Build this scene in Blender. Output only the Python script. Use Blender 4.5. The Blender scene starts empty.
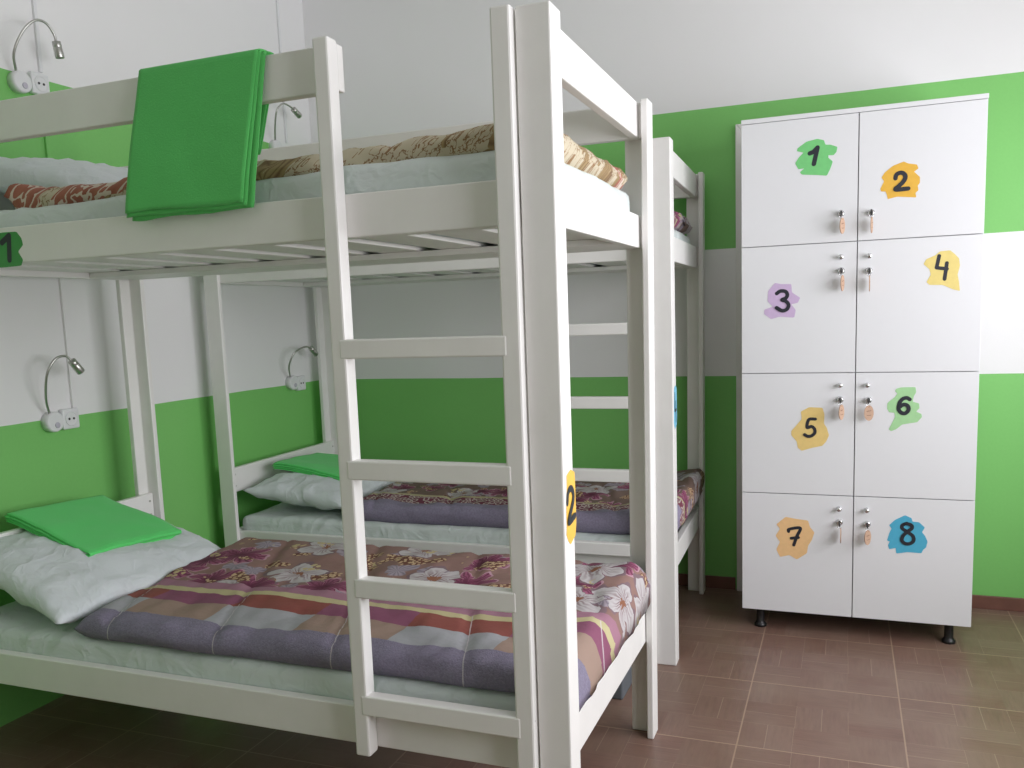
import bpy, bmesh, math, random
from mathutils import Vector, Matrix, noise
C = bpy.context.scene.collection
random.seed(7)
R = math.radians

# ------------------------------------------------------------------ materials
def new_mat(name):
    m = bpy.data.materials.new(name); m.use_nodes = True
    nt = m.node_tree; b = nt.nodes['Principled BSDF']
    return m, nt, b
class NT:
    """small helper for wiring procedural node trees"""
    def __init__(s, nt): s.nt = nt
    def put(s, sock, v):
        if isinstance(v, (int, float)): sock.default_value = v
        elif isinstance(v, tuple):
            n = len(sock.default_value)
            sock.default_value = (tuple(v) + (1.0,) * 4)[:n]
        else: s.nt.links.new(v, sock)
    def m(s, op, a, b=0.0, c=0.0):
        n = s.nt.nodes.new('ShaderNodeMath'); n.operation = op
        s.put(n.inputs[0], a); s.put(n.inputs[1], b)
        s.put(n.inputs[2], c)
        return n.outputs[0]
    def mix(s, f, a, b):
        n = s.nt.nodes.new('ShaderNodeMix'); n.data_type = 'RGBA'
        s.put(n.inputs[0], f); s.put(n.inputs[6], a); s.put(n.inputs[7], b)
        return n.outputs[2]
    def coord(s):
        n = s.nt.nodes.new('ShaderNodeTexCoord'); return n.outputs['Object']
    def sep(s, v):
        n = s.nt.nodes.new('ShaderNodeSeparateXYZ'); s.put(n.inputs[0], v); return n.outputs
    def comb(s, x, y, z=0.0):
        n = s.nt.nodes.new('ShaderNodeCombineXYZ')
        for i, q in enumerate((x, y, z)): s.put(n.inputs[i], q)
        return n.outputs[0]
    def noise(s, vec, scale, detail=3.0, rough=.55):
        n = s.nt.nodes.new('ShaderNodeTexNoise'); s.put(n.inputs['Vector'], vec)
        n.inputs['Scale'].default_value = scale; n.inputs['Detail'].default_value = detail
        n.inputs['Roughness'].default_value = rough
        return n.outputs
    def vor(s, vec, scale, feat='F1', dim='2D', rnd=1.0):
        n = s.nt.nodes.new('ShaderNodeTexVoronoi'); n.feature = feat; n.voronoi_dimensions = dim
        s.put(n.inputs['Vector'], vec); n.inputs['Scale'].default_value = scale
        n.inputs['Randomness'].default_value = rnd
        return n.outputs
    def vm(s, op, a, b=(0, 0, 0)):
        n = s.nt.nodes.new('ShaderNodeVectorMath'); n.operation = op
        s.put(n.inputs[0], a); s.put(n.inputs[1], b); return n.outputs[0]
    def step(s, a, lo, hi):          # smooth 0..1 between lo and hi
        n = s.nt.nodes.new('ShaderNodeMapRange'); n.clamp = True
        s.put(n.inputs[0], a); n.inputs[1].default_value = lo; n.inputs[2].default_value = hi
        return n.outputs[0]
    def band(s, v, lo, hi):          # 1 where lo<v<hi
        return s.m('MULTIPLY', s.m('GREATER_THAN', v, lo), s.m('LESS_THAN', v, hi))
    def bump(s, h, strength, dist, normal_to):
        n = s.nt.nodes.new('ShaderNodeBump'); n.inputs['Strength'].default_value = strength
        n.inputs['Distance'].default_value = dist; s.put(n.inputs['Height'], h)
        s.nt.links.new(n.outputs[0], normal_to)
    def flower(s, vec, scale, petals, rad, off, keep, warp=.03):
        """voronoi flowers: returns (mask, angle streaks, distance, random)"""
        v = s.vm('ADD', vec, (off, off * .7, 0))
        nz = s.noise(v, 14, 2)[1]
        v = s.vm('ADD', v, s.vm('MULTIPLY', s.vm('SUBTRACT', nz, (.5, .5, .5)), (warp, warp, 0)))
        o = s.vor(v, scale)
        loc = s.sep(s.vm('SUBTRACT', v, o['Position']))
        rnd = s.sep(o['Color'])
        ang = s.m('ADD', s.m('ARCTAN2', loc[1], loc[0]), s.m('MULTIPLY', rnd[0], 6.28))
        pet = s.m('ABSOLUTE', s.m('COSINE', s.m('MULTIPLY', ang, petals / 2)))
        pet = s.m('POWER', pet, .6)
        r = s.m('MULTIPLY', s.m('MULTIPLY_ADD', pet, .62, .38), s.m('MULTIPLY', s.m('MULTIPLY_ADD', rnd[2], .35, .72), rad))
        mask = s.m('MULTIPLY', s.m('LESS_THAN', o['Distance'], r), s.m('LESS_THAN', rnd[1], keep))
        streak = s.m('ABSOLUTE', s.m('COSINE', s.m('MULTIPLY', ang, petals * 2.0)))
        rel = s.m('DIVIDE', o['Distance'], r)
        return mask, streak, rel, rnd

def simple(name, col, rough=.5, metal=0.0, noise_amt=0.0, scale=20, bump=0.0, bdist=.002, sheen=0.0):
    m, nt, b = new_mat(name); N = NT(nt)
    b.inputs['Roughness'].default_value = rough; b.inputs['Metallic'].default_value = metal
    b.inputs['Base Color'].default_value = (*col, 1)
    if sheen: b.inputs['Sheen Weight'].default_value = sheen
    if noise_amt or bump:
        nz = N.noise(N.coord(), scale, 4)[0]
        if noise_amt:
            dark = tuple(c * (1 - noise_amt) for c in col); lite = tuple(min(1, c * (1 + noise_amt)) for c in col)
            N.put(b.inputs['Base Color'], N.mix(nz, dark, lite))
        if bump: N.bump(nz, bump, bdist, b.inputs['Normal'])
    return m

WHITE = (.80, .80, .785)
def mat_paint():
    m, nt, b = new_mat('white_painted_pine'); N = NT(nt)
    co = N.coord()
    g = N.noise(N.vm('MULTIPLY', co, (60, 60, 4)), 1.0, 4)[0]
    wear = N.noise(co, 9, 5)[0]
    c = N.mix(N.step(wear, .35, .75), (.79, .785, .76), (.83, .825, .80))
    spots = N.vor(N.vm('MULTIPLY', co, (1, 1, 1)), 14, dim='3D')
    dent = N.m('MULTIPLY', N.m('LESS_THAN', spots['Distance'], .035), N.m('LESS_THAN', N.sep(spots['Color'])[0], .16))
    c = N.mix(N.m('MULTIPLY', dent, .55), c, (.35, .33, .30))
    N.put(b.inputs['Base Color'], c)
    b.inputs['Roughness'].default_value = .38
    N.bump(g, .22, .0015, b.inputs['Normal'])
    return m
def mat_wall():
    m, nt, b = new_mat('green_banded_wall_paint'); N = NT(nt)
    co = N.coord(); z = N.sep(co)[2]
    nz = N.noise(co, 2.2, 2)[0]
    zz = N.m('ADD', z, N.m('MULTIPLY_ADD', nz, .006, -.003))
    g = N.m('MAXIMUM', N.m('LESS_THAN', zz, Z1), N.band(zz, Z2, Z3))
    fine = N.noise(co, 90, 3)[0]
    green = N.mix(fine, (.190, .525, .135), (.210, .560, .150))
    white = N.mix(nz, (.79, .79, .79), (.83, .83, .83))
    N.put(b.inputs['Base Color'], N.mix(g, white, green))
    b.inputs['Roughness'].default_value = .5
    N.bump(fine, .12, .002, b.inputs['Normal'])
    return m
def mat_floor():
    m, nt, b = new_mat('brown_parquet_look_floor_tile'); N = NT(nt)
    co = N.coord(); T = .4615
    p = N.sep(N.vm('SUBTRACT', co, (2.283 - 4 * T, .858 - 10 * T, 0)))
    px, py = p[0], p[1]
    # tile joints
    def edge(v, size):
        f = N.m('FRACT', N.m('DIVIDE', v, size))
        return N.m('MULTIPLY', N.m('MINIMUM', f, N.m('SUBTRACT', 1.0, f)), size)
    grout = N.m('LESS_THAN', N.m('MINIMUM', edge(px, T), edge(py, T)), .0022)
    # parquet blocks printed on the tiles
    B = T / 3
    bx = N.m('FLOOR', N.m('DIVIDE', px, B)); by = N.m('FLOOR', N.m('DIVIDE', py, B))
    par = N.m('FLOORED_MODULO', N.m('ADD', bx, by), 2.0)
    along = N.m('MULTIPLY_ADD', N.m('SUBTRACT', py, px), par, px)      # across strips
    S = B / 2
    sid = N.m('FLOOR', N.m('DIVIDE', along, S))
    wn = nt.nodes.new('ShaderNodeTexWhiteNoise'); wn.noise_dimensions = '3D'
    N.put(wn.inputs['Vector'], N.comb(bx, by, sid)); rnd = N.sep(wn.outputs['Color'])
    wn2 = nt.nodes.new('ShaderNodeTexWhiteNoise'); wn2.noise_dimensions = '3D'
    N.put(wn2.inputs['Vector'], N.comb(bx, by, 3.3)); rb = N.sep(wn2.outputs['Color'])
    gx = N.vm('MULTIPLY', co, (90, 9, 1)); gy = N.vm('MULTIPLY', co, (9, 90, 1))
    gn = nt.nodes.new('ShaderNodeMix'); gn.data_type = 'VECTOR'
    N.put(gn.inputs[0], par); N.put(gn.inputs[4], gx); N.put(gn.inputs[5], gy)
    grain = N.noise(gn.outputs[1], 1.0, 5, .6)[0]
    big = N.noise(co, 5, 3)[0]
    c = N.mix(rnd[0], (.175, .098, .072), (.215, .142, .108))
    c = N.mix(N.m('MULTIPLY', rb[1], .5), c, (.20, .105, .085))
    c = N.mix(N.m('MULTIPLY', N.step(grain, .4, .8), .6), c, (.115, .068, .052))
    c = N.mix(N.m('MULTIPLY', N.step(big, .35, .75), .55), c, (.25, .175, .13))
    line = N.m('MULTIPLY', N.m('LESS_THAN', edge(along, S), .0012), N.m('GREATER_THAN', rb[0], .45))
    c = N.mix(N.m('MULTIPLY', line, .55), c, (.36, .27, .20))
    c = N.mix(N.m('MULTIPLY', grout, .75), c, (.38, .27, .19))
    N.put(b.inputs['Base Color'], c)
    b.inputs['Roughness'].default_value = .34
    N.bump(N.m('SUBTRACT', grain, N.m('MULTIPLY', grout, 2.0)), .12, .002, b.inputs['Normal'])
    return m
def cloth(name, c1, c2, scale=35, bump=.35, rough=.9, crease=0.0):
    m, nt, b = new_mat(name); N = NT(nt); co = N.coord()
    n1 = N.noise(co, scale, 4)[0]; n2 = N.noise(co, 600, 2)[0]
    N.put(b.inputs['Base Color'], N.mix(n1, c1, c2))
    b.inputs['Roughness'].default_value = rough
    b.inputs['Sheen Weight'].default_value = .15
    h = N.m('ADD', N.m('MULTIPLY', n1, 1.0), N.m('MULTIPLY', n2, .35))
    if crease:
        w = N.vm('ADD', co, N.vm('MULTIPLY', N.vm('SUBTRACT', N.noise(co, 4, 2)[1], (.5, .5, .5)), (.25, .25, .25)))
        r1 = N.m('ABSOLUTE', N.m('SUBTRACT', N.noise(w, 7, 2)[0], .5)); r2 = N.m('ABSOLUTE', N.m('SUBTRACT', N.noise(w, 15, 2)[0], .5))
        h = N.m('ADD', N.m('MULTIPLY', h, .25), N.m('ADD', N.m('MULTIPLY', N.step(r1, 0, .09), -crease), N.m('MULTIPLY', N.step(r2, 0, .08), -crease * .5)))
        N.bump(h, bump, .010, b.inputs['Normal'])
    else: N.bump(h, bump, .004, b.inputs['Normal'])
    return m
def floral_layers(N, vec, c, white=.42, plum=.5, yellow=.36, k=1.0):
    # leaves
    ms, st, rel, rn = N.flower(vec, 9 * k, 3, .55, 3.1, .45)
    c = N.mix(ms, c, N.mix(st, (.20, .17, .21), (.36, .31, .36)))
    # plum peonies
    ms, st, rel, rn = N.flower(vec, 6.0 * k, 7, .62, 7.7, plum, .06)
    col = N.mix(N.m('MULTIPLY', st, N.step(rel, .1, 1.0)), (.10, .012, .04), (.40, .12, .22))
    col = N.mix(N.m('GREATER_THAN', rel, .9), col, (.46, .27, .33))
    c = N.mix(ms, c, col)
    # brown bud sprays
    blob = N.noise(N.vm('ADD', vec, (5.3, 2.2, 0)), 7 * k, 2)[0]
    o = N.vor(vec, 75 * k)
    dots = N.m('MULTIPLY', N.m('LESS_THAN', o['Distance'], .38), N.m('GREATER_THAN', blob, .60))
    c = N.mix(N.step(blob, .60, .62), c, (.15, .055, .035))
    c = N.mix(dots, c, (.55, .40, .24))
    # white lilies
    ms, st, rel, rn = N.flower(vec, 4.6 * k, 5, .60, 1.3, white, .07)
    col = N.mix(N.m('MULTIPLY', N.m('MULTIPLY', N.m('POWER', st, 2.0), .9), N.m('SUBTRACT', 1.0, N.step(rel, .25, .85))), (.50, .475, .48), (.20, .12, .13))
    col = N.mix(N.m('GREATER_THAN', rel, .88), col, (.20, .13, .15))
    col = N.mix(N.m('LESS_THAN', rel, .16), col, (.25, .10, .05))
    c = N.mix(ms, c, col)
    # yellow clusters
    blob = N.noise(N.vm('ADD', vec, (1.7, 9.4, 0)), 6.5 * k, 2)[0]
    o = N.vor(N.vm('ADD', vec, (.4, .1, 0)), 55 * k)
    dots = N.m('MULTIPLY', N.m('LESS_THAN', o['Distance'], .44), N.m('GREATER_THAN', blob, 1 - yellow))
    c = N.mix(dots, c, (.52, .43, .23))
    return c
def mat_quilt_low(y0, name):
    """y0: front edge of the quilt"""
    m, nt, b = new_mat(name); N = NT(nt); co = N.coord(); s = N.sep(co)
    wob = N.m('MULTIPLY_ADD', N.noise(co, 3.5, 2)[0], .03, -.015)
    yy = N.m('ADD', N.m('SUBTRACT', s[1], y0), wob); x = s[0]; z = s[2]
    vec = N.comb(N.m('MULTIPLY_ADD', z, -.8, x), N.m('MULTIPLY_ADD', z, -.6, s[1]))
    yy = N.m('SUBTRACT', yy, N.m('MULTIPLY', N.step(x, 1.22, 1.37), .055))
    base = N.mix(N.noise(co, 6, 2)[0], (.235, .135, .115), (.29, .175, .150))
    c = floral_layers(N, vec, base)
    cell = N.m('FLOORED_MODULO', N.m('FLOOR', N.m('DIVIDE', N.m('SUBTRACT', x, .10), .27)), 2.0)
    c = N.mix(N.band(yy, .270, .335), c, (.34, .17, .23))
    c = N.mix(N.band(yy, .255, .292), c, (.50, .45, .25))
    c = N.mix(N.band(yy, .175, .262), c, N.mix(cell, (.235, .075, .135), (.25, .07, .055)))
    c = N.mix(N.band(yy, -.2, .18), c, N.mix(cell, (.32, .225, .18), (.36, .365, .39)))
    terry = N.mix(N.noise(co, 160, 4)[0], (.13, .115, .17), (.30, .27, .37))
    c = N.mix(N.m('LESS_THAN', yy, .078), c, terry)
    # quilting thread lines
    f = N.m('FRACT', N.m('DIVIDE', N.m('SUBTRACT', N.m('ADD', x, N.m('MULTIPLY', s[1], .35)), .29), .34))
    ln = N.m('MULTIPLY', N.m('LESS_THAN', N.m('ABSOLUTE', N.m('SUBTRACT', f, .5)), .0045), N.m('LESS_THAN', yy, .29))
    c = N.mix(N.m('MULTIPLY', ln, .7), c, (.60, .56, .58))
    N.put(b.inputs['Base Color'], c); b.inputs['Roughness'].default_value = .85
    h = N.m('ADD', N.noise(co, 12, 3)[0], N.m('MULTIPLY', N.noise(co, 300, 2)[0], N.m('MULTIPLY_ADD', N.m('LESS_THAN', yy, .078), .5, .08)))
    N.bump(h, .5, .008, b.inputs['Normal'])
    return m
def mat_quilt_back(y0, name):
    m, nt, b = new_mat(name); N = NT(nt); co = N.coord(); s = N.sep(co)
    wob = N.m('MULTIPLY_ADD', N.noise(co, 4, 2)[0], .03, -.015)
    yy = N.m('ADD', N.m('SUBTRACT', s[1], y0), wob)
    vec = N.comb(N.m('MULTIPLY_ADD', s[2], -.8, s[0]), N.m('MULTIPLY_ADD', s[2], -.6, s[1]))
    base = N.mix(N.noise(co, 6, 2)[0], (.14, .09, .075), (.19, .125, .10))
    c = floral_layers(N, vec, base, .35, .6, .34, 1.25)
    lace = N.vor(vec, 38)
    ring = N.m('LESS_THAN', N.m('ABSOLUTE', N.m('SUBTRACT', lace['Distance'], .38)), .10)
    lc = N.mix(ring, (.16, .03, .06), (.50, .44, .40))
    c = N.mix(N.band(yy, .06, .17), c, lc)
    c = N.mix(N.band(yy, .165, .185), c, (.45, .40, .24))
    terry = N.mix(N.noise(co, 150, 4)[0], (.15, .13, .19), (.32, .29, .40))
    c = N.mix(N.m('LESS_THAN', yy, .075), c, terry)
    N.put(b.inputs['Base Color'], c); b.inputs['Roughness'].default_value = .85
    N.bump(N.noise(co, 14, 3)[0], .5, .008, b.inputs['Normal'])
    return m
def mat_quilt_cream():
    m, nt, b = new_mat('cream_quilt_with_rust_flowers'); N = NT(nt); co = N.coord(); s = N.sep(co)
    vec = N.comb(N.m('MULTIPLY_ADD', s[2], -.8, s[0]), N.m('MULTIPLY_ADD', s[2], -.6, s[1]))
    c = N.mix(N.noise(co, 5, 2)[0], (.50, .44, .31), (.58, .52, .40))
    o = N.noise(vec, 42, 3, .6)[0]
    c = N.mix(N.m('LESS_THAN', N.m('ABSOLUTE', N.m('SUBTRACT', o, .47)), .022), c, (.26, .15, .07))
    for off, k in ((2.2, 8.0), (6.1, 11.0)):
        ms, st, rel, rn = N.flower(vec, k, 3, .50, off, .34, .08)
        c = N.mix(ms, c, N.mix(st, (.17, .10, .05), (.35, .25, .12)))
    big = N.noise(N.vm('ADD', vec, (4.4, 1.1, 0)), 4.2, 2)[0]
    area = N.m('MAXIMUM', N.m('GREATER_THAN', big, .585), N.m('LESS_THAN', N.m('ADD', s[0], N.m('MULTIPLY', big, .12)), .20))
    sw = N.m('LESS_THAN', N.m('ABSOLUTE', N.m('SUBTRACT', N.noise(vec, 26, 1.5)[0], .5)), .035)
    col = N.mix(N.noise(vec, 34, 2)[0], (.22, .055, .035), (.48, .19, .13))
    c = N.mix(area, c, N.mix(sw, col, (.62, .53, .45)))
    N.put(b.inputs['Base Color'], c); b.inputs['Roughness'].default_value = .85
    N.bump(N.noise(co, 25, 3)[0], .5, .006, b.inputs['Normal'])
    return m

# ------------------------------------------------------------------ room constants (metres)
Z1, Z2, Z3 = .976, 1.5315, 2.129     # heights where the wall bands change colour
YB = 2.311                            # back wall
XR, YF, ZC = 4.15, -2.9, 2.95
LOCKER_MARKS = {
 1: ([(2.4649, 1.8701), (2.4874, 1.8627), (2.4925, 1.8468), (2.51, 1.8451), (2.5333, 1.835), (2.5301, 1.8175), (2.5203, 1.8072), (2.5029, 1.8089), (2.503, 1.7996), (2.518, 1.7854), (2.5108, 1.7629), (2.4986, 1.7372), (2.4685, 1.7419), (2.4128, 1.7484), (2.4051, 1.757), (2.4202, 1.7701), (2.3999, 1.7689), (2.3885, 1.7908), (2.4022, 1.8118), (2.4173, 1.8259), (2.3944, 1.8334), (2.3969, 1.8435), (2.4272, 1.8637)], [[(2.4391, 1.8212), (2.4517, 1.8252), (2.4656, 1.8392), (2.4535, 1.7826)]], 0.0130),
 2: ([(2.7528, 1.7633), (2.767, 1.7554), (2.7952, 1.7493), (2.8002, 1.7354), (2.7864, 1.7252), (2.8055, 1.706), (2.8059, 1.686), (2.7991, 1.6766), (2.8018, 1.6613), (2.7926, 1.652), (2.7953, 1.6367), (2.7718, 1.6396), (2.7338, 1.6442), (2.7029, 1.638), (2.7003, 1.652), (2.6953, 1.6651), (2.6809, 1.6663), (2.6783, 1.6766), (2.6899, 1.701), (2.681, 1.7145), (2.6917, 1.7312), (2.7176, 1.7515)], [[(2.7269, 1.7079), (2.7286, 1.7178), (2.7361, 1.7242), (2.7474, 1.7252), (2.757, 1.7173), (2.7586, 1.7061), (2.7518, 1.6932), (2.7402, 1.6816), (2.7286, 1.6689), (2.7688, 1.6691)]], 0.0120),
 3: ([(2.3188, 1.3619), (2.3401, 1.3565), (2.3773, 1.3548), (2.3796, 1.324), (2.4092, 1.303), (2.4009, 1.2847), (2.3776, 1.2801), (2.3936, 1.2575), (2.3885, 1.2301), (2.3352, 1.2352), (2.3051, 1.2272), (2.2791, 1.247), (2.2812, 1.2637), (2.3115, 1.2737), (2.292, 1.2944), (2.2941, 1.3332)], [[(2.3253, 1.3219), (2.3381, 1.3302), (2.3562, 1.3283), (2.3637, 1.3159), (2.3574, 1.3029), (2.3446, 1.2979), (2.3585, 1.2918), (2.3681, 1.2783), (2.3629, 1.263), (2.3458, 1.257), (2.3254, 1.2688)]], 0.0111),
 4: ([(2.8745, 1.4453), (2.9072, 1.4475), (2.9215, 1.4344), (2.9359, 1.4182), (2.9394, 1.3925), (2.9327, 1.3621), (2.9381, 1.3362), (2.9417, 1.3052), (2.9201, 1.3113), (2.8868, 1.3283), (2.8441, 1.3302), (2.8343, 1.3411), (2.848, 1.3663), (2.8428, 1.3852), (2.8234, 1.4039), (2.8325, 1.4209), (2.8606, 1.4328)], [[(2.873, 1.43), (2.8655, 1.3892), (2.8985, 1.3834)], [(2.898, 1.404), (2.8919, 1.3487)]], 0.0101),
 5: ([(2.4437, 0.8931), (2.4912, 0.891), (2.4988, 0.8653), (2.497, 0.8315), (2.5076, 0.8148), (2.5153, 0.7867), (2.506, 0.764), (2.4925, 0.7467), (2.4555, 0.738), (2.4181, 0.7258), (2.4041, 0.7369), (2.3996, 0.762), (2.3801, 0.7846), (2.38, 0.8017), (2.3993, 0.8248), (2.4173, 0.8477), (2.4139, 0.876)], [[(2.4662, 0.8481), (2.4429, 0.8456), (2.4368, 0.8161), (2.4527, 0.8197), (2.4634, 0.8108), (2.4646, 0.7961), (2.454, 0.7846), (2.4402, 0.7821), (2.4284, 0.7887)]], 0.0096),
 6: ([(2.7589, 0.9666), (2.8073, 0.9677), (2.8096, 0.9486), (2.8022, 0.9337), (2.7988, 0.9145), (2.8201, 0.9082), (2.8216, 0.8911), (2.8111, 0.8783), (2.8287, 0.8698), (2.8308, 0.8592), (2.8158, 0.8398), (2.7888, 0.8352), (2.7655, 0.8306), (2.7462, 0.8131), (2.7286, 0.8055), (2.7206, 0.8128), (2.7301, 0.8324), (2.7414, 0.8584), (2.7392, 0.8735), (2.7215, 0.8755), (2.7141, 0.8885), (2.7149, 0.91), (2.7401, 0.9316), (2.7477, 0.9444), (2.7397, 0.953), (2.7434, 0.9615)], [[(2.7889, 0.923), (2.7791, 0.9286), (2.7656, 0.9243), (2.7553, 0.9101), (2.7526, 0.8886), (2.7599, 0.8758), (2.7725, 0.8716), (2.7832, 0.8794), (2.7861, 0.891), (2.7804, 0.9016), (2.7687, 0.9042), (2.7572, 0.8964)]], 0.0112),
 7: ([(2.3607, 0.466), (2.3953, 0.4604), (2.4433, 0.4555), (2.4502, 0.4308), (2.4667, 0.4097), (2.4574, 0.3796), (2.444, 0.3566), (2.4401, 0.3267), (2.4031, 0.2988), (2.3752, 0.3149), (2.3404, 0.305), (2.3263, 0.3342), (2.3402, 0.365), (2.3233, 0.3895), (2.34, 0.4173), (2.326, 0.4345)], [[(2.372, 0.4087), (2.3748, 0.4178), (2.4147, 0.4245), (2.4025, 0.3912), (2.3917, 0.3563)], [(2.3819, 0.3825), (2.4081, 0.387)]], 0.0096),
 8: ([(2.782, 0.4934), (2.8039, 0.4835), (2.8081, 0.4704), (2.8297, 0.4693), (2.8496, 0.4506), (2.8403, 0.4324), (2.8503, 0.4198), (2.8598, 0.3982), (2.8552, 0.3758), (2.8456, 0.3664), (2.8401, 0.3527), (2.7947, 0.3541), (2.755, 0.3461), (2.7526, 0.3671), (2.7307, 0.3612), (2.7264, 0.3766), (2.7322, 0.3904), (2.7229, 0.3944), (2.7296, 0.4216), (2.7373, 0.4399), (2.729, 0.4529), (2.7486, 0.474)], [[(2.7885, 0.4627), (2.7748, 0.4562), (2.7731, 0.4442), (2.7891, 0.4317), (2.8092, 0.4173), (2.8127, 0.3998), (2.8019, 0.388), (2.7861, 0.3862), (2.7732, 0.3974), (2.7768, 0.4155), (2.7911, 0.4318), (2.8058, 0.446), (2.8036, 0.4578), (2.7885, 0.4627)]], 0.0104),
}
POST_TWO = ([(0.0472, 0.9617), (0.0604, 0.956), (0.0715, 0.952), (0.0731, 0.9346), (0.0734, 0.8929), (0.0752, 0.848), (0.0668, 0.8204), (0.0455, 0.8135), (0.033, 0.8095), (0.0181, 0.8207), (0.0077, 0.8354), (0.0105, 0.8491), (0.0106, 0.8826), (0.018, 0.9286), (0.0189, 0.9545), (0.0334, 0.959)], [(0.0191, 0.8986), (0.023, 0.9156), (0.0316, 0.923), (0.0436, 0.9234), (0.0535, 0.9166), (0.0574, 0.9061), (0.0531, 0.8948), (0.0396, 0.8808), (0.0292, 0.8711), (0.0216, 0.8584), (0.06, 0.8639)])
RAIL_ONE = ([(0.5262, 1.521), (0.574, 1.5278), (0.6255, 1.5268), (0.64, 1.5096), (0.6433, 1.4931), (0.6239, 1.4779), (0.6379, 1.4567), (0.63, 1.4424), (0.5723, 1.4413), (0.5256, 1.4421), (0.4936, 1.4647), (0.5139, 1.4803), (0.493, 1.4982)], [(0.5725, 1.5032), (0.599, 1.5179), (0.5924, 1.4592)])
# ------------------------------------------------------------------ mesh helpers
def obj(name, bm, mat, parent=None, loc=None, smooth=False):
    me = bpy.data.meshes.new(name); bm.normal_update(); bm.to_mesh(me); bm.free()
    for mm in (mat if isinstance(mat, (list, tuple)) else [mat]): me.materials.append(mm)
    o = bpy.data.objects.new(name, me); C.objects.link(o)
    if parent: o.parent = parent
    if loc is not None: o.location = loc
    if smooth:
        for p in me.polygons: p.use_smooth = True
    return o
def tag(o, label, cat, group=None):
    o['label'] = label; o['category'] = cat
    if group: o['group'] = group
    return o
def thing(name, label, cat, loc, rz=0.0, group=None):
    o = bpy.data.objects.new(name, None); C.objects.link(o); o.empty_display_size = .1
    o.location = loc; o.rotation_euler = (0, 0, rz)
    return tag(o, label, cat, group)
def struct(o): o['kind'] = 'structure'; return o

def box(bm, lo, hi, bev=0.0, segs=2, mi=0):
    r = bmesh.ops.create_cube(bm, size=1.0)
    vs = r['verts']
    for v in vs:
        v.co = Vector([(lo[i] + hi[i]) / 2 + v.co[i] * (hi[i] - lo[i]) for i in range(3)])
    fs = set(f for v in vs for f in v.link_faces)
    if bev:
        es = list(set(e for v in vs for e in v.link_edges))
        rr = bmesh.ops.bevel(bm, geom=es, offset=bev, segments=segs, affect='EDGES', profile=.5)
        fs = set(rr['faces']) | set(f for f in fs if f.is_valid)
    for f in fs: f.material_index = mi
    return vs
def prism(bm, poly, z0, z1, bev=0.0, M=None):
    """extrude a 2D polygon (ccw) from z0 to z1; M maps the result"""
    a = [bm.verts.new((x, y, z0)) for x, y in poly]; b_ = [bm.verts.new((x, y, z1)) for x, y in poly]
    fs = [bm.faces.new(list(reversed(a))), bm.faces.new(b_)]
    n = len(poly)
    for i in range(n): fs.append(bm.faces.new((a[i], a[(i + 1) % n], b_[(i + 1) % n], b_[i])))
    bmesh.ops.recalc_face_normals(bm, faces=fs)
    if bev:
        es = list(set(e for f in fs for e in f.edges))
        r = bmesh.ops.bevel(bm, geom=es, offset=bev, segments=2, affect='EDGES', profile=.5)
        vs = set(v for f in r['faces'] for v in f.verts) | set(v for v in a + b_ if v.is_valid)
    else: vs = set(a + b_)
    if M:
        for v in vs: v.co = M @ v.co
def cyl(bm, p0, p1, r0, r1=None, n=20, cap=True, mi=0):
    r1 = r0 if r1 is None else r1
    p0, p1 = Vector(p0), Vector(p1); d = (p1 - p0).normalized()
    u = d.orthogonal().normalized(); w = d.cross(u)
    A = [bm.verts.new(p0 + r0 * (math.cos(2*math.pi*i/n) * u + math.sin(2*math.pi*i/n) * w)) for i in range(n)]
    B = [bm.verts.new(p1 + r1 * (math.cos(2*math.pi*i/n) * u + math.sin(2*math.pi*i/n) * w)) for i in range(n)]
    for i in range(n):
        f = bm.faces.new((A[i], A[(i+1) % n], B[(i+1) % n], B[i])); f.smooth = True; f.material_index = mi
    if cap:
        f = bm.faces.new(list(reversed(A))); f.material_index = mi
        f = bm.faces.new(B); f.material_index = mi
def lathe(bm, p0, axis, prof, n=28, mi=0):
    """prof: list of (distance along the axis, radius)"""
    p0, d = Vector(p0), Vector(axis).normalized(); u = d.orthogonal().normalized(); w = d.cross(u)
    rings = []
    for h, r in prof:
        rings.append([bm.verts.new(p0 + d * h + max(r, 1e-5) * (math.cos(2*math.pi*i/n) * u + math.sin(2*math.pi*i/n) * w)) for i in range(n)])
    for a, b_ in zip(rings, rings[1:]):
        for i in range(n):
            f = bm.faces.new((a[i], a[(i+1) % n], b_[(i+1) % n], b_[i])); f.smooth = True; f.material_index = mi
    f = bm.faces.new(list(reversed(rings[0]))); f.material_index = mi
    f = bm.faces.new(rings[-1]); f.material_index = mi
def catmull(pts, k=8):
    P = [Vector(p) for p in pts]; P = [2 * P[0] - P[1]] + P + [2 * P[-1] - P[-2]]; out = []
    for i in range(1, len(P) - 2):
        for j in range(k):
            t = j / k; a, b_, c, d = P[i-1], P[i], P[i+1], P[i+2]
            out.append(.5 * ((2*b_) + (c - a) * t + (2*a - 5*b_ + 4*c - d) * t*t + (3*b_ - a - 3*c + d) * t**3))
    out.append(P[-2]); return out
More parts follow.
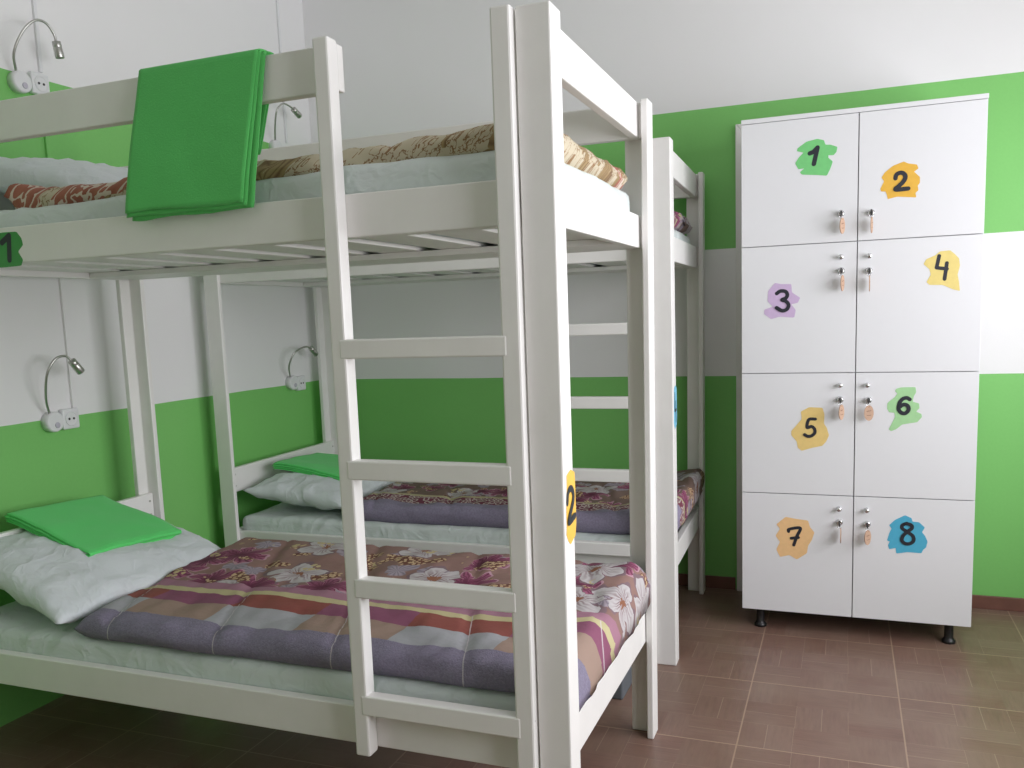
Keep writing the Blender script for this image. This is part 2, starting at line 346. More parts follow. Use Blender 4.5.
def tube(bm, pts, r, n=12, k=8, mi=0):
    P = catmull(pts, k); rings = []; u = None
    for i, p in enumerate(P):
        d = (P[min(i+1, len(P)-1)] - P[max(i-1, 0)]).normalized()
        u = d.orthogonal().normalized() if u is None else (u - d * u.dot(d)).normalized()
        w = d.cross(u)
        rings.append([bm.verts.new(p + r * (math.cos(2*math.pi*j/n) * u + math.sin(2*math.pi*j/n) * w)) for j in range(n)])
    for a, b_ in zip(rings, rings[1:]):
        for j in range(n):
            f = bm.faces.new((a[j], a[(j+1) % n], b_[(j+1) % n], b_[j])); f.smooth = True; f.material_index = mi
    bm.faces.new(list(reversed(rings[0]))).material_index = mi; bm.faces.new(rings[-1]).material_index = mi
def fbm(x, y, z, s=1.0, seed=0.0):
    return noise.fractal(Vector((x * s + seed, y * s + seed * 1.7, z * s)), 1.0, 2.0, 3)

# ------------------------------------------------------------------ materials in use
PAINT = mat_paint(); WALL = mat_wall(); FLOOR = mat_floor()
CEIL = simple('white_ceiling_paint', (.82, .82, .82), .8)
BEIGE = simple('bounce_cutting_beige', (.42, .39, .35), .7)  # invented darker tone for the unseen front wall, cuts bounced light
SKIRT = simple('reddish_brown_skirting_tile', (.17, .075, .055), .35, noise_amt=.3, scale=14)
SHEET = cloth('mint_white_sheet_cotton', (.575, .64, .625), (.625, .69, .67), 9, .5, crease=.38)
PILLOWCASE = cloth('pale_grey_pillowcase_cotton', (.60, .655, .665), (.66, .71, .72), 9, .5, crease=.36)
TOWEL = cloth('bright_green_terry_towel', (.085, .49, .11), (.105, .55, .13), 260, .25)
TOWEL2 = cloth('light_green_terry_towel', (.095, .64, .15), (.12, .70, .17), 260, .22)
LAMINATE = simple('white_laminate_board', (.72, .735, .745), .32, noise_amt=.012, scale=40)
CARCASS = simple('white_laminate_carcass', (.66, .67, .675), .4)
CHROME = simple('polished_chrome', (.75, .75, .76), .18, 1.0)
DARKMETAL = simple('dark_lock_metal', (.035, .035, .04), .3, .6)
STEEL = simple('brushed_nickel', (.50, .50, .47), .34, 1.0)
WPLASTIC = simple('white_plastic', (.76, .77, .78), .3)
GREYBTN = simple('grey_lavender_plastic', (.50, .48, .56), .35)
BLACKP = simple('black_plastic', (.012, .012, .013), .4)
BULB = simple('clear_led_lens', (.85, .86, .84), .15)
WOODTAG = simple('laser_cut_birch_plywood', (.50, .33, .23), .6, noise_amt=.15, scale=60)
BURN = simple('burnt_wood_engraving', (.12, .05, .03), .8)
INK = simple('charcoal_printed_ink', (.016, .019, .028), .5)
BOXM = simple('slate_blue_box_card', (.11, .125, .14), .6)
def splash(name, col): return simple(name, col, .5, noise_amt=.10, scale=60)
MARKCOL = {1: splash('green_splash_print', (.17, .56, .19)), 2: splash('amber_splash_print', (.72, .42, .05)),
           3: splash('lilac_splash_print', (.56, .43, .63)), 4: splash('pale_yellow_splash_print', (.73, .60, .20)),
           5: splash('straw_splash_print', (.74, .55, .20)), 6: splash('soft_green_splash_print', (.35, .62, .31)),
           7: splash('peach_splash_print', (.80, .52, .25)), 8: splash('blue_splash_print', (.07, .40, .58))}
YELLOWMARK = splash('golden_splash_print', (.80, .48, .07)); BLUEMARK = splash('sky_blue_splash_print', (.18, .50, .68))
GREENMARK = splash('leaf_green_splash_print', (.045, .30, .06))

# flat printed mark: an uneven splash with a number drawn on it in round strokes
def smooth_poly(poly, k=3):
    n = len(poly); out = []
    for i in range(n):
        a, b_, c, d = [Vector((*poly[(i + j) % n], 0)) for j in (-1, 0, 1, 2)]
        for j in range(k):
            t = j / k
            q = .5 * ((2*b_) + (c - a) * t * .8 + (2*a*.8 - 4.6*b_ + 3.8*c*1.0 - d*.8) * t*t + (3*b_*.8 - a*.8 - 2.4*c + d*.8 + (b_*.2*0)) * t**3) if False else b_.lerp(c, t)
            out.append((q.x, q.y))
    # one corner-cutting pass keeps the ragged edge but rounds its tips
    res = []
    n = len(out)
    for i in range(n):
        p, q = out[i], out[(i + 1) % n]
        res.append((.75*p[0] + .25*q[0], .75*p[1] + .25*q[1])); res.append((.25*p[0] + .75*q[0], .25*p[1] + .75*q[1]))
    return res
def mark(name, poly, strokes, w, colmat, to3, nrm, parent, thick=.0006):
    """poly and strokes are 2D metres on the face; to3 maps (a, b, height above the face) to a point"""
    bm = bmesh.new(); w *= 1.22
    P = smooth_poly(poly)
    lo = [bm.verts.new(to3(a, b_, 0)) for a, b_ in P]; hi = [bm.verts.new(to3(a, b_, thick)) for a, b_ in P]
    f = bm.faces.new(hi); f.normal_update(); tri = [f]
    for i in range(len(P)):
        bm.faces.new((lo[i], lo[(i+1) % len(P)], hi[(i+1) % len(P)], hi[i]))
    bmesh.ops.triangulate(bm, faces=tri)
    lvl = thick
    for s in strokes:
        S = catmull([(a, b_, 0) for a, b_ in s], 6) if len(s) > 4 else [Vector((a, b_, 0)) for a, b_ in s]
        for i, p in enumerate(S):
            lvl += .00002
            c = [bm.verts.new(to3(p.x + w/2*math.cos(2*math.pi*j/16), p.y + w/2*math.sin(2*math.pi*j/16), lvl + .0003)) for j in range(16)]
            bm.faces.new(c).material_index = 1
            if i + 1 < len(S):
                q = S[i+1]; d = (q - p)
                if d.length < 1e-6: continue
                d.normalize(); o = Vector((-d.y, d.x, 0)) * w/2; lvl += .00002
                bm.faces.new([bm.verts.new(to3(t.x, t.y, lvl + .0003)) for t in (p + o, p - o, q - o, q + o)]).material_index = 1
    bmesh.ops.recalc_face_normals(bm, faces=[f for f in bm.faces if f.material_index == 0])
    for f in bm.faces:
        f.normal_update()
        if f.material_index == 1 and f.normal.dot(Vector(nrm)) < 0: f.normal_flip()
    return obj(name, bm, [colmat, INK], parent)

# ------------------------------------------------------------------ room shell
def shell():
    bm = bmesh.new(); box(bm, (-.1, YF - .1, -.1), (XR + .1, YB + .1, 0)); struct(obj('floor', bm, FLOOR))
    bm = bmesh.new(); box(bm, (-.1, YF - .1, ZC), (XR + .1, YB + .1, ZC + .1)); struct(obj('ceiling', bm, CEIL))
    bm = bmesh.new(); box(bm, (-.1, YF - .1, 0), (0, YB + .1, ZC)); struct(obj('wall_left', bm, WALL))
    bm = bmesh.new(); box(bm, (0, YB, 0), (XR, YB + .1, ZC)); struct(obj('wall_back', bm, WALL))
    bm = bmesh.new(); box(bm, (0, YF - .1, 0), (XR, YF, ZC)); struct(obj('wall_front', bm, BEIGE))
    bm = bmesh.new()
    y0, y1, z0, z1 = WIN
    box(bm, (XR, YF - .1, 0), (XR + .1, y0, ZC)); box(bm, (XR, y1, 0), (XR + .1, YB + .1, ZC))
    box(bm, (XR, y0, 0), (XR + .1, y1, z0)); box(bm, (XR, y0, z1), (XR + .1, y1, ZC))
    struct(obj('wall_right', bm, WALL))
    # window in the right wall
    w = bpy.data.objects.new('window_1', None); C.objects.link(w); w.location = (XR, (y0 + y1) / 2, z0); struct(w)
    bm = bmesh.new(); h = (y1 - y0) / 2; H = z1 - z0
    for a, b_ in (((.02, -h, 0), (.07, -h + .05, H)), ((.02, h - .05, 0), (.07, h, H)), ((.02, -h, 0), (.07, h, .05)), ((.02, -h, H - .05), (.07, h, H)), ((.025, -.03, .05), (.065, .03, H - .05))):
        box(bm, a, b_, .004)
    obj('window_frame', bm, WPLASTIC, w)
    bm = bmesh.new(); box(bm, (-.12, -h - .05, -.03), (.02, h + .05, 0), .006); obj('window_sill', bm, WPLASTIC, w)
    # skirting tiles
    def skirt(name, axis, a0, a1, fixed):
        bm = bmesh.new(); n = max(1, round((a1 - a0) / .33)); L = (a1 - a0) / n
        for i in range(n):
            lo, hi = a0 + i * L + .001, a0 + (i + 1) * L - .001
            if axis == 'x': box(bm, (lo, fixed - .010, 0), (hi, fixed, .056), .002)
            else: box(bm, (fixed, lo, 0), (fixed + .010, hi, .056), .002)
        struct(obj(name, bm, SKIRT))
    skirt('baseboard_back', 'x', 3.015, XR, YB); skirt('baseboard_behind_bed', 'x', .012, 2.115, YB)

    # blocked doorway behind the locker: casing with mitred corners and a plain leaf
    d = bpy.data.objects.new('door_1', None); C.objects.link(d); d.location = (2.55, YB, 0); struct(d)
    hw, top, cw = .428, 2.045, .07
    bm = bmesh.new()
    M = Matrix(((1, 0, 0, 0), (0, 0, -1, 0), (0, 1, 0, 0), (0, 0, 0, 1)))   # (x, z, depth) -> (x, -depth, z)
    prism(bm, [(-hw, 0), (-hw + cw, 0), (-hw + cw, top - cw), (-hw, top)], 0, .028, .003, M)
    prism(bm, [(hw - cw, 0), (hw, 0), (hw, top), (hw - cw, top - cw)], 0, .028, .003, M)
    prism(bm, [(-hw + cw, top - cw), (hw - cw, top - cw), (hw, top), (-hw, top)], 0, .028, .003, M)
    obj('door_casing', bm, PAINT, d)
    bm = bmesh.new(); box(bm, (-hw + cw, -.012, .005), (hw - cw, 0, top - cw), .001); obj('door_leaf', bm, PAINT, d)
WIN = (-1.45, 1.58, .80, 2.14)
shell()
# surface cable ducts on the left wall
for i, (y, z0, z1) in enumerate(((.702, 2.150, ZC), (.697, 1.005, 2.05), (2.092, 2.150, ZC))):
    bm = bmesh.new(); box(bm, (0, y - .0065, z0), (.010, y + .0065, z1), .002)
    struct(obj('trim_%d' % (i + 1), bm, WALL if i == 1 else WPLASTIC))

# ------------------------------------------------------------------ bunk bed
LB, WB, PW, T = 1.932, .884, .07, .02
ZP = 1.849
def make_bed(label, loc, rz):
    bed = thing('bunk_bed', label, 'bunk bed', loc, rz, None)
    def part(name, bm): return obj(name, bm, PAINT, bed)
    # four L-shaped corner posts: a board in front or behind plus a board along the end
    d = .065
    def L(sx, sy, lean=0.0, shift=0.0):
        P_ = PW + (.006 if shift else 0)
        poly = [(0, 0), (P_, 0), (P_, T), (T, T), (T, d), (0, d)]
        pts = [(x if sx > 0 else LB - x, y if sy > 0 else WB - y) for x, y in poly]
        if sx * sy < 0: pts.reverse()
        bm = bmesh.new(); prism(bm, pts, 0, ZP, .0035)
        if lean:
            for v in bm.verts: v.co.x += lean * v.co.z + shift
        return bm
    part('post', L(-1, 1)); part('post', L(-1, -1, .006, -.007)); part('post', L(1, 1)); part('post', L(1, -1))
    zs = dict(lower=(.309, .400), upper=(1.450, 1.540), guard=(1.750, 1.844))
    for k, (a, b_) in zs.items():
        nm = 'guard_rail' if k == 'guard' else 'side_rail'
        bm = bmesh.new(); box(bm, (T, T, a), (LB - T if k != 'guard' else 1.579 - (2.05 - LB), T + .025, b_), .003); part(nm, bm)
        bm = bmesh.new(); box(bm, (T, WB - T - .025, a), (LB - T, WB - T, b_), .003); part(nm, bm)
        nm = 'end_guard_rail' if k == 'guard' else 'end_rail'
        dz = -.008 if k == 'lower' else 0
        bm = bmesh.new(); box(bm, (LB - T - .032, T + .0255, a + dz), (LB - T - .007, WB - T - .0255, b_ + dz), .003); part(nm, bm)
        if k != 'guard':
            bm = bmesh.new(); box(bm, (T, T + .0255, a), (T + .025, WB - T - .0255, b_), .003); part(nm, bm)
    for a, b_ in ((.563, .668), (1.640, 1.735)):
        bm = bmesh.new(); box(bm, (T, T + .001, a), (T + .022, WB - T - .001, b_), .003)
        part('headboard_rail', bm)
    # screw heads on the visible head rail
    for yy in (.845, .052):
        for zz in (.59, .64):
            bm = bmesh.new(); cyl(bm, (T + .0215, yy, zz), (T + .0235, yy, zz), .004, n=12); obj('screw', bm, STEEL, bed)
    # decks
    for z in (.325, 1.4685):
        bm = bmesh.new()
        box(bm, (T + .026, T + .026, z - .017), (LB - T - .034, T + .054, z), .002); box(bm, (T + .026, WB - T - .20, z - .017), (LB - T - .034, WB - T - .026, z), .002)
        part('slat_ledger', bm)
        n = 10
        for i in range(n):
            x = .115 + i * (LB - .245) / (n - 1)
            bm = bmesh.new(); box(bm, (x - .062, T + .030, z + .0005), (x + .062, WB - T - .030, z + .0125), .003)
            part('slat', bm)
    # ladder: two uprights and four rungs let into them
    lad = bmesh.new(); dd = 2.05 - LB; xl0, xl1, xr0, xr1, yf = 1.5447 - dd, 1.5815 - dd, 1.9354 - dd, 1.9765 - dd, -.018
    box(lad, (xl0, yf, .302), (xl1, .0195, ZP), .0045); a = part('ladder_upright', lad)
    lad = bmesh.new(); box(lad, (xr0, yf, 0), (xr1, .0195, ZP), .0045); part('ladder_upright', lad)
    for z, h in ((1.2366, .041), (.9775, .042), (.7155, .044), (.4465, .046)):
        bm = bmesh.new(); box(bm, (xl0 + .022, yf - .0012, z - h), (xr0 + .012, .012, z), .0035); part('ladder_rung', bm)
    return bed

T1, T2 = -.0029, .0237
def origin(cx, cy, a): return (cx - LB * math.cos(a), cy - LB * math.sin(a), 0)
O1 = origin(2.05, 0, T1); O2 = origin(2.0128, 1.3762, T2)
bed1 = make_bed('white painted wooden bunk bed in the foreground, with a green towel over its guard rail', O1, T1)
bed2 = thing('bunk_bed', 'white painted wooden bunk bed at the back, between the near bunk and the rear wall', 'bunk bed', O2, T2)
for ch in list(bed1.children):
    c = ch.copy(); C.objects.link(c); c.parent = bed2
for b_ in (bed1, bed2): b_['group'] = 'white bunk beds along the left wall'
def sh(p, cx): return p
# number marks on the bed frames (local coordinates of the bed)
mark('number_sticker', [(y + .001 if y > .006 else .004, z) for y, z in POST_TWO[0]], [[(y, z) for y, z in POST_TWO[1]]], .0115, YELLOWMARK,
     lambda a, b_, h: (LB + h + .0002, a, b_), (1, 0, 0), bed1)['label'] = 'golden splash sticker with a black 2 on the foot post'
mark('number_sticker', [(x - (2.05 - LB), z) for x, z in RAIL_ONE[0]], [[(x - (2.05 - LB), z) for x, z in RAIL_ONE[1]]], .0125, GREENMARK,
     lambda a, b_, h: (a, T - h - .0002, b_), (0, -1, 0), bed1)['label'] = 'green splash sticker with a black 1 on the upper side rail'
mark('number_sticker', [(y, z + .050) for y, z in POST_TWO[0]], [[(.030, .985), (.024, .925), (.060, .925)], [(.050, .955), (.050, .885)]], .0085, BLUEMARK,
     lambda a, b_, h: (LB + h + .0002, a, b_), (1, 0, 0), bed2)['label'] = 'sky blue splash sticker with a black 4 on the foot post'

# ------------------------------------------------------------------ bedding
def soft_box(dx, dy, dz, nx, ny, nz, rad, amp, seed, sag=0.0):
    """a mattress-like body: rounded box with gentle creases"""
    bm = bmesh.new()
    def face(n1, n2, f):
        g = [[bm.verts.new(f(i / n1, j / n2)) for j in range(n2 + 1)] for i in range(n1 + 1)]
        for i in range(n1):
            for j in range(n2): bm.faces.new((g[i][j], g[i+1][j], g[i+1][j+1], g[i][j+1]))
    face(nx, ny, lambda a, b_: (a, b_, 1)); face(nx, ny, lambda a, b_: (a, 1 - b_, 0))
    face(nx, nz, lambda a, b_: (a, 0, b_)); face(nx, nz, lambda a, b_: (1 - a, 1, b_))
    face(ny, nz, lambda a, b_: (1, a, b_)); face(ny, nz, lambda a, b_: (0, 1 - a, b_))
    bmesh.ops.remove_doubles(bm, verts=bm.verts, dist=1e-5)
    for v in bm.verts:
        p = Vector((v.co.x * dx, v.co.y * dy, v.co.z * dz))
        q = Vector((min(max(p.x, rad), dx - rad), min(max(p.y, rad), dy - rad), min(max(p.z, rad), dz - rad)))
        d = p - q
        if d.length > 1e-7: p = q + d.normalized() * min(rad, d.length) if d.length > rad else p
        k = min(1, v.co.z * 1.5)
        p.z += amp * k * fbm(p.x, p.y, 0, 5, seed) - sag * k
        p.y += amp * .6 * k * fbm(p.x, p.z, 3, 7, seed) * (1 if v.co.y < .5 else -1) * (v.co.y < .02 or v.co.y > .98)
        cr = sum(math.exp(-((p.x - c0 - s0 * p.z) / .012) ** 2) * a0 for c0, s0, a0 in ((.27, .5, .006), (.34, .9, .007), (.95, -.4, .003), (1.33, .6, .003)))
        if v.co.y < .02: p.y -= cr * k
        p.z += cr * k * max(0, 1 - v.co.y * 6)
        v.co = p
    bmesh.ops.recalc_face_normals(bm, faces=bm.faces)
    return bm
def mattress(label, O, a, z, dz=.105, cut=0.0, tilt=0.0):
    x0, x1 = .048, LB - .048 - cut; y0, y1 = .047, WB - .047
    bm = soft_box(x1 - x0, y1 - y0, dz, 90, 36, 6, .032, .007, z * 3 + O[1])
    for v in bm.verts: v.co.z += tilt * v.co.x / 1.9 * (v.co.z > .03)
    o = obj('mattress', bm, SHEET, loc=(O[0] + math.cos(a) * x0 - math.sin(a) * y0, O[1] + math.sin(a) * x0 + math.cos(a) * y0, z), smooth=True)
    o.rotation_euler = (0, 0, a)
    return tag(o, label, 'mattress', 'sheeted mattresses on the bunks')
mattress('lower mattress of the near bunk in a pale mint sheet', O1, T1, .3445, .113, .045)
mattress('upper mattress of the near bunk in a pale mint sheet', O1, T1, 1.4815, .106, 0, .022)
mattress('lower mattress of the back bunk in a pale mint sheet', O2, T2, .3445, .113, .045)
mattress('upper mattress of the back bunk in a white sheet', O2, T2, 1.4815, .108)

def quilt(name, label, mat, loc, a, LX, LY, th, skew=0.0, lump=.012, seed=1.0, rear=0.0, drape=0.0, tilt=0.0, boost=0.0, nx=110, endlift=0.0, frontr=None, groups=None, wav=.012):
    """folded quilt: closed cross-section (rounded front and rear folds) swept along x"""
    bm = bmesh.new(); r = th / 2; prof = []
    nb, nt_, na = 22, 34, 10
    for i in range(nb): prof.append((LY - r - (LY - 2*r) * i / nb, 0, -1))
    for i in range(na): t = -math.pi/2 - math.pi * i / na; prof.append((r + r * math.cos(t), r + r * math.sin(t), 0))
    for i in range(nt_): prof.append((r + (LY - 2*r) * i / nt_, th, 1))
    for i in range(na): t = math.pi/2 - math.pi * i / na; prof.append((LY - r + r * math.cos(t), r + r * math.sin(t), 0))
    rings = []
    for i in range(nx + 1):
        x = LX * i / nx
        e = min(x, LX - x); k = math.sqrt(max(0.0, 1 - (1 - min(1, e / (r * 1.1))) ** 2)); k = max(k, .10)
        ring = []
        for y, z, side in prof:
            zz = r + (z - r) * k
            q = fbm(x, y, 0, 4.5, seed)
            up = (z / th); zz *= 1 + boost * math.exp(-x / .16)
            zz += up * (lump * q + lump * .5 * fbm(x, y, 1, 14, seed)) + rear * up * (y / LY) + endlift * up * max(0, (x - LX + .25) / .25) ** 2
            if drape and x > LX - .05: zz -= drape * ((x - LX + .05) / .05) ** 1.6 * (1 - .35 * up)
            zz += tilt * x / LX
            # stitched channels across the quilt
            f = ((x + .35 * y + .05) / .34) % 1.0
            zz -= up * .008 * math.exp(-((f - .5) / .035) ** 2)
            yy = y + (wav * fbm(x, 0, z * 4, 3.2, seed + 5) if y < LY * .5 else 0)
            xx = x + skew * (y / LY) * (1 - x / LX) + (.010 * fbm(y, z, 0, 9, seed) if e < .02 else 0)
            ring.append(bm.verts.new((xx, yy, zz)))
        rings.append(ring)
    n = len(prof)
    for A, B in zip(rings, rings[1:]):
        for j in range(n): bm.faces.new((A[j], A[(j+1) % n], B[(j+1) % n], B[j]))
    bm.faces.new(rings[0]); bm.faces.new(list(reversed(rings[-1])))
    bmesh.ops.recalc_face_normals(bm, faces=bm.faces)
    o = obj(name, bm, mat, loc=loc, smooth=True); o.rotation_euler = (0, 0, a)
    return tag(o, label, 'quilt', groups)
G = 'folded quilts on the beds'
quilt('quilt', 'thick quilt with lilies and a grey-purple underside folded on the near lower bunk', mat_quilt_low(0, 'brown_lily_quilt_cotton'),
      (.650, .046, .458), 0, 1.392, .79, .060, drape=.062, skew=-.06, lump=.010, seed=2.0, rear=.026, groups=G)
quilt('quilt', 'cream quilt with rust-coloured flowers folded on the near upper bunk', mat_quilt_cream(),
      (.515, .075, 1.583), 0, 1.488, .70, .054, skew=0, tilt=.016, boost=.45, lump=.010, seed=9.0, groups=G, endlift=.012, wav=.03)
quilt('quilt', 'dark brown floral quilt with a lace border on the back lower bunk', mat_quilt_back(0, 'dark_floral_quilt_cotton'),
      (.66, 1.400, .452), T2, 1.352, .78, .082, drape=.0, skew=-.05, lump=.012, seed=5.0, rear=.02, groups=G, endlift=.045)
quilt('quilt', 'dark floral quilt, mostly hidden, on the back upper bunk', mat_quilt_back(0, 'dark_floral_quilt_cotton_upper'),
      (.60, 1.62, 1.588), T2, 1.36, .56, .075, lump=.02, seed=15.0, groups=G)

def pillow(label, M, lx, ly, h, mat, seed, flange=.0):
    """cushion with pinched corners; M places it"""
    bm = bmesh.new(); n = 40
    def pt(u, v, s):
        cu, cv = max(0.0, 1 - abs(u) ** 2.6), max(0.0, 1 - abs(v) ** 2.6)
        t = (cu * cv) ** .42
        pin = 1 + .055 * (u * u * v * v) - .045 * (u*u*(1 - v*v) + v*v*(1 - u*u))
        x, y = u * lx / 2 * pin, v * ly / 2 * pin
        wr = .010 * fbm(x, y, s, 9, seed) + .006 * fbm(x, y * 2.5, s, 22, seed)
        rad = math.hypot(abs(u), abs(v))
        wr += .007 * math.sin(math.atan2(y, x) * 13 + seed) * max(0, rad - .75)
        z = s * h / 2 * t * (1 if s > 0 else .75) + wr * (t > 0) * min(1, t * 3)
        if flange and u * u + v * v > 0: z += .004 * math.sin(9 * (u + v) + seed) * max(abs(u), abs(v)) ** 8
        return Vector((x, y, z))
    def q(i): t = -1 + 2 * i / n; return math.sin(t * math.pi / 2) * .5 + t * .5
    top = [[bm.verts.new(M @ pt(q(i), q(j), 1)) for j in range(n + 1)] for i in range(n + 1)]
    bot = [[top[i][j] if i in (0, n) or j in (0, n) else bm.verts.new(M @ pt(q(i), q(j), -1)) for j in range(n + 1)] for i in range(n + 1)]
    for i in range(n):
        for j in range(n):
            bm.faces.new((top[i][j], top[i+1][j], top[i+1][j+1], top[i][j+1]))
            bm.faces.new((bot[i][j], bot[i][j+1], bot[i+1][j+1], bot[i+1][j]))
    base = M @ Vector((0, 0, 0))
    for v in bm.verts: v.co -= base
    bmesh.ops.recalc_face_normals(bm, faces=bm.faces)
    o = obj('pillow', bm, mat, loc=base, smooth=True)
    return tag(o, label, 'pillow', 'pillows on the bunks')
def place(loc, rx=0, ry=0, rz=0): return Matrix.Translation(loc) @ Matrix.Rotation(rz, 4, 'Z') @ Matrix.Rotation(ry, 4, 'Y') @ Matrix.Rotation(rx, 4, 'X')
pillow('pale grey pillow under a green folded towel on the near lower bunk', place((.390, .415, .553), R(-3), R(14), R(-6)), .53, .70, .15, PILLOWCASE, 3.0)
pillow('pale grey pillow under a green folded towel on the back lower bunk', place((.395, 1.695, .533), R(-2), R(7), R(2)), .46, .60, .155, PILLOWCASE, 8.0, 1)
pillow('white pillow beside the cream quilt on the near upper bunk', place((.385, .545, 1.700), R(2), R(13), R(3)), .56, .60, .165, PILLOWCASE, 12.0)

def folded_towel(label, M, lx, ly, layers, mat, seed, droop=.0):
    """square towel folded into layers: one continuous zigzag sheet with rounded folds, given thickness"""
    bm = bmesh.new(); t = .0068; ny = 26
    for L_ in range(layers):
        z0 = L_ * (t + .0012); ins = .003 * ((L_ * 37) % 5 - 2); nx = 30
        def P(i, j, top):
            u, v = i / nx, j / ny
            x = (u - .5) * (lx + ins); y = (v - .5) * (ly + ins * .7)
            z = z0 + (t if top else 0) + .007 * fbm(x, y, 0, 5, seed) - droop * ((x / lx) ** 2 + (y / ly) ** 2) * .8
            e = min(u, 1 - u, v, 1 - v)
            if e < .012: z += (-.0018 if top else .0018)
            return M @ Vector((x, y, z))
        tg = [[bm.verts.new(P(i, j, 1)) for j in range(ny + 1)] for i in range(nx + 1)]
        bg = [[bm.verts.new(P(i, j, 0)) for j in range(ny + 1)] for i in range(nx + 1)]
        for i in range(nx):
            for j in range(ny):
                bm.faces.new((tg[i][j], tg[i+1][j], tg[i+1][j+1], tg[i][j+1])); bm.faces.new((bg[i][j], bg[i][j+1], bg[i+1][j+1], bg[i+1][j]))
        for i in range(nx):
            bm.faces.new((tg[i][0], bg[i][0], bg[i+1][0], tg[i+1][0])); bm.faces.new((tg[i][ny], tg[i+1][ny], bg[i+1][ny], bg[i][ny]))
        for j in range(ny):
            bm.faces.new((tg[0][j], tg[0][j+1], bg[0][j+1], bg[0][j])); bm.faces.new((tg[nx][j], bg[nx][j], bg[nx][j+1], tg[nx][j+1]))
    # rounded fold wrapping the front edge
    for L_ in range(0, layers - 1, 2):
        zc = L_ * (t + .0012) + t + .0006; rr = t + .0006; prev = None
        for j in range(ny + 1):
            y = (j / ny - .5) * ly; ring = []
            for k in range(9):
                a = -math.pi/2 + math.pi * k / 8
                x = lx / 2 - .004 + rr * math.cos(a) * 1.3
                z = zc + rr * math.sin(a) + .007 * fbm(lx / 2, y, 0, 5, seed) - droop * (.25 + (y / ly) ** 2) * .8
                ring.append(bm.verts.new(M @ Vector((x, y, z))))
            if prev:
                for k in range(8): bm.faces.new((prev[k], prev[k+1], ring[k+1], ring[k]))
            prev = ring
    base = M @ Vector((0, 0, 0))
    for v in bm.verts: v.co -= base
    bmesh.ops.recalc_face_normals(bm, faces=bm.faces)
    o = obj('towel', bm, mat, loc=base, smooth=True)
    return tag(o, label, 'towel', 'green towels')
folded_towel('green towel folded flat on the pillow of the near lower bunk', place((.300, .470, .640), R(-3), R(15.5), R(-4)), .37, .36, 4, TOWEL2, 4.0, .02)
folded_towel('green towel folded flat on the pillow of the back lower bunk', place((.345, 1.75, .612), R(-2), R(9), R(4)), .33, .39, 4, TOWEL2, 6.0, .03)

def hanging_towel():
    bm = bmesh.new()
    zt = 1.8455; yr0, yr1 = T + .0, T + .025       # rail faces (bed is almost square to the room)
    top0, top1 = 1.073, 1.405
    def sheet(off, zf, zb, x0, x1, skf, skb, seed, th=.003):
        nxx = 34; path = []
        yf, yb = yr0 - .0025 - off, yr1 + .0025 + off; zr = zt + .002 + off
        nf = 30
        for i in range(nf + 1): path.append((yf, zf + (zr - .006 - zf) * i / nf))
        for i in range(1, 8):
            a = math.pi - math.pi * i / 8; path.append(((yf + yb) / 2 + (yb - yf) / 2 * math.cos(a), zr - .006 + .004 * math.sin(a)))
        nb = 20
        for i in range(nb + 1): path.append((yb, zr - .006 - (zr - .006 - zb) * i / nb))
        def P(i, k, out):
            y, z = path[k]; u = i / nxx; front = k <= nf
            x = x0 + (x1 - x0) * u
            d = zt - z
            x += (-skf if front else skb) * d
            if k > nf + 7 or front:
                bulge = .006 * fbm(x, z, 0, 3.5, 1.0) * min(1, d * 6) + (off * 1.1) * min(1, d * 5) + .012 * min(1, max(0, d) * 3) * (1 if front else .4)
            else: bulge = 0
            s = -1 if front else 1
            if nf < k <= nf + 7: oy, oz = 0, out * th
            else: oy, oz = s * out * th, 0
            z2 = z + oz + (.006 * fbm(x, 0, 0, 7, seed) if k in (0, len(path) - 1) else 0)
            return Vector((x, y + oy + s * bulge, z2))
        g0 = [[bm.verts.new(P(i, k, 0)) for k in range(len(path))] for i in range(nxx + 1)]
        g1 = [[bm.verts.new(P(i, k, 1)) for k in range(len(path))] for i in range(nxx + 1)]
        K = len(path) - 1
        for i in range(nxx):
            for k in range(K):
                bm.faces.new((g0[i][k], g0[i][k+1], g0[i+1][k+1], g0[i+1][k])); bm.faces.new((g1[i][k], g1[i+1][k], g1[i+1][k+1], g1[i][k+1]))
        for k in range(K):
            bm.faces.new((g0[0][k], g1[0][k], g1[0][k+1], g0[0][k+1])); bm.faces.new((g0[nxx][k], g0[nxx][k+1], g1[nxx][k+1], g1[nxx][k]))
        for i in range(nxx):
            bm.faces.new((g0[i][0], g0[i+1][0], g1[i+1][0], g1[i][0])); bm.faces.new((g0[i][K], g1[i][K], g1[i+1][K], g0[i+1][K]))
    sheet(.0, 1.536, 1.66, top0 + .008, top1 + .002, .17, -.30, 1.0)
    sheet(.003, 1.524, 1.645, top0 + .004, top1 + .006, .155, -.32, 1.3)
    sheet(.006, 1.530, 1.655, top0 - .002, top1 - .004, .17, -.31, 1.6)
    sheet(.009, 1.540, 1.67, top0, top1 - .010, .172, -.33, 1.9)
    base = Vector((1.25, T + .012, 1.52))
    for v in bm.verts: v.co -= base
    bmesh.ops.recalc_face_normals(bm, faces=bm.faces)
    o = obj('towel', bm, TOWEL, loc=base, smooth=True)
    tag(o, 'green terry towel hanging over the guard rail of the near bunk', 'towel', 'green towels')
hanging_towel()

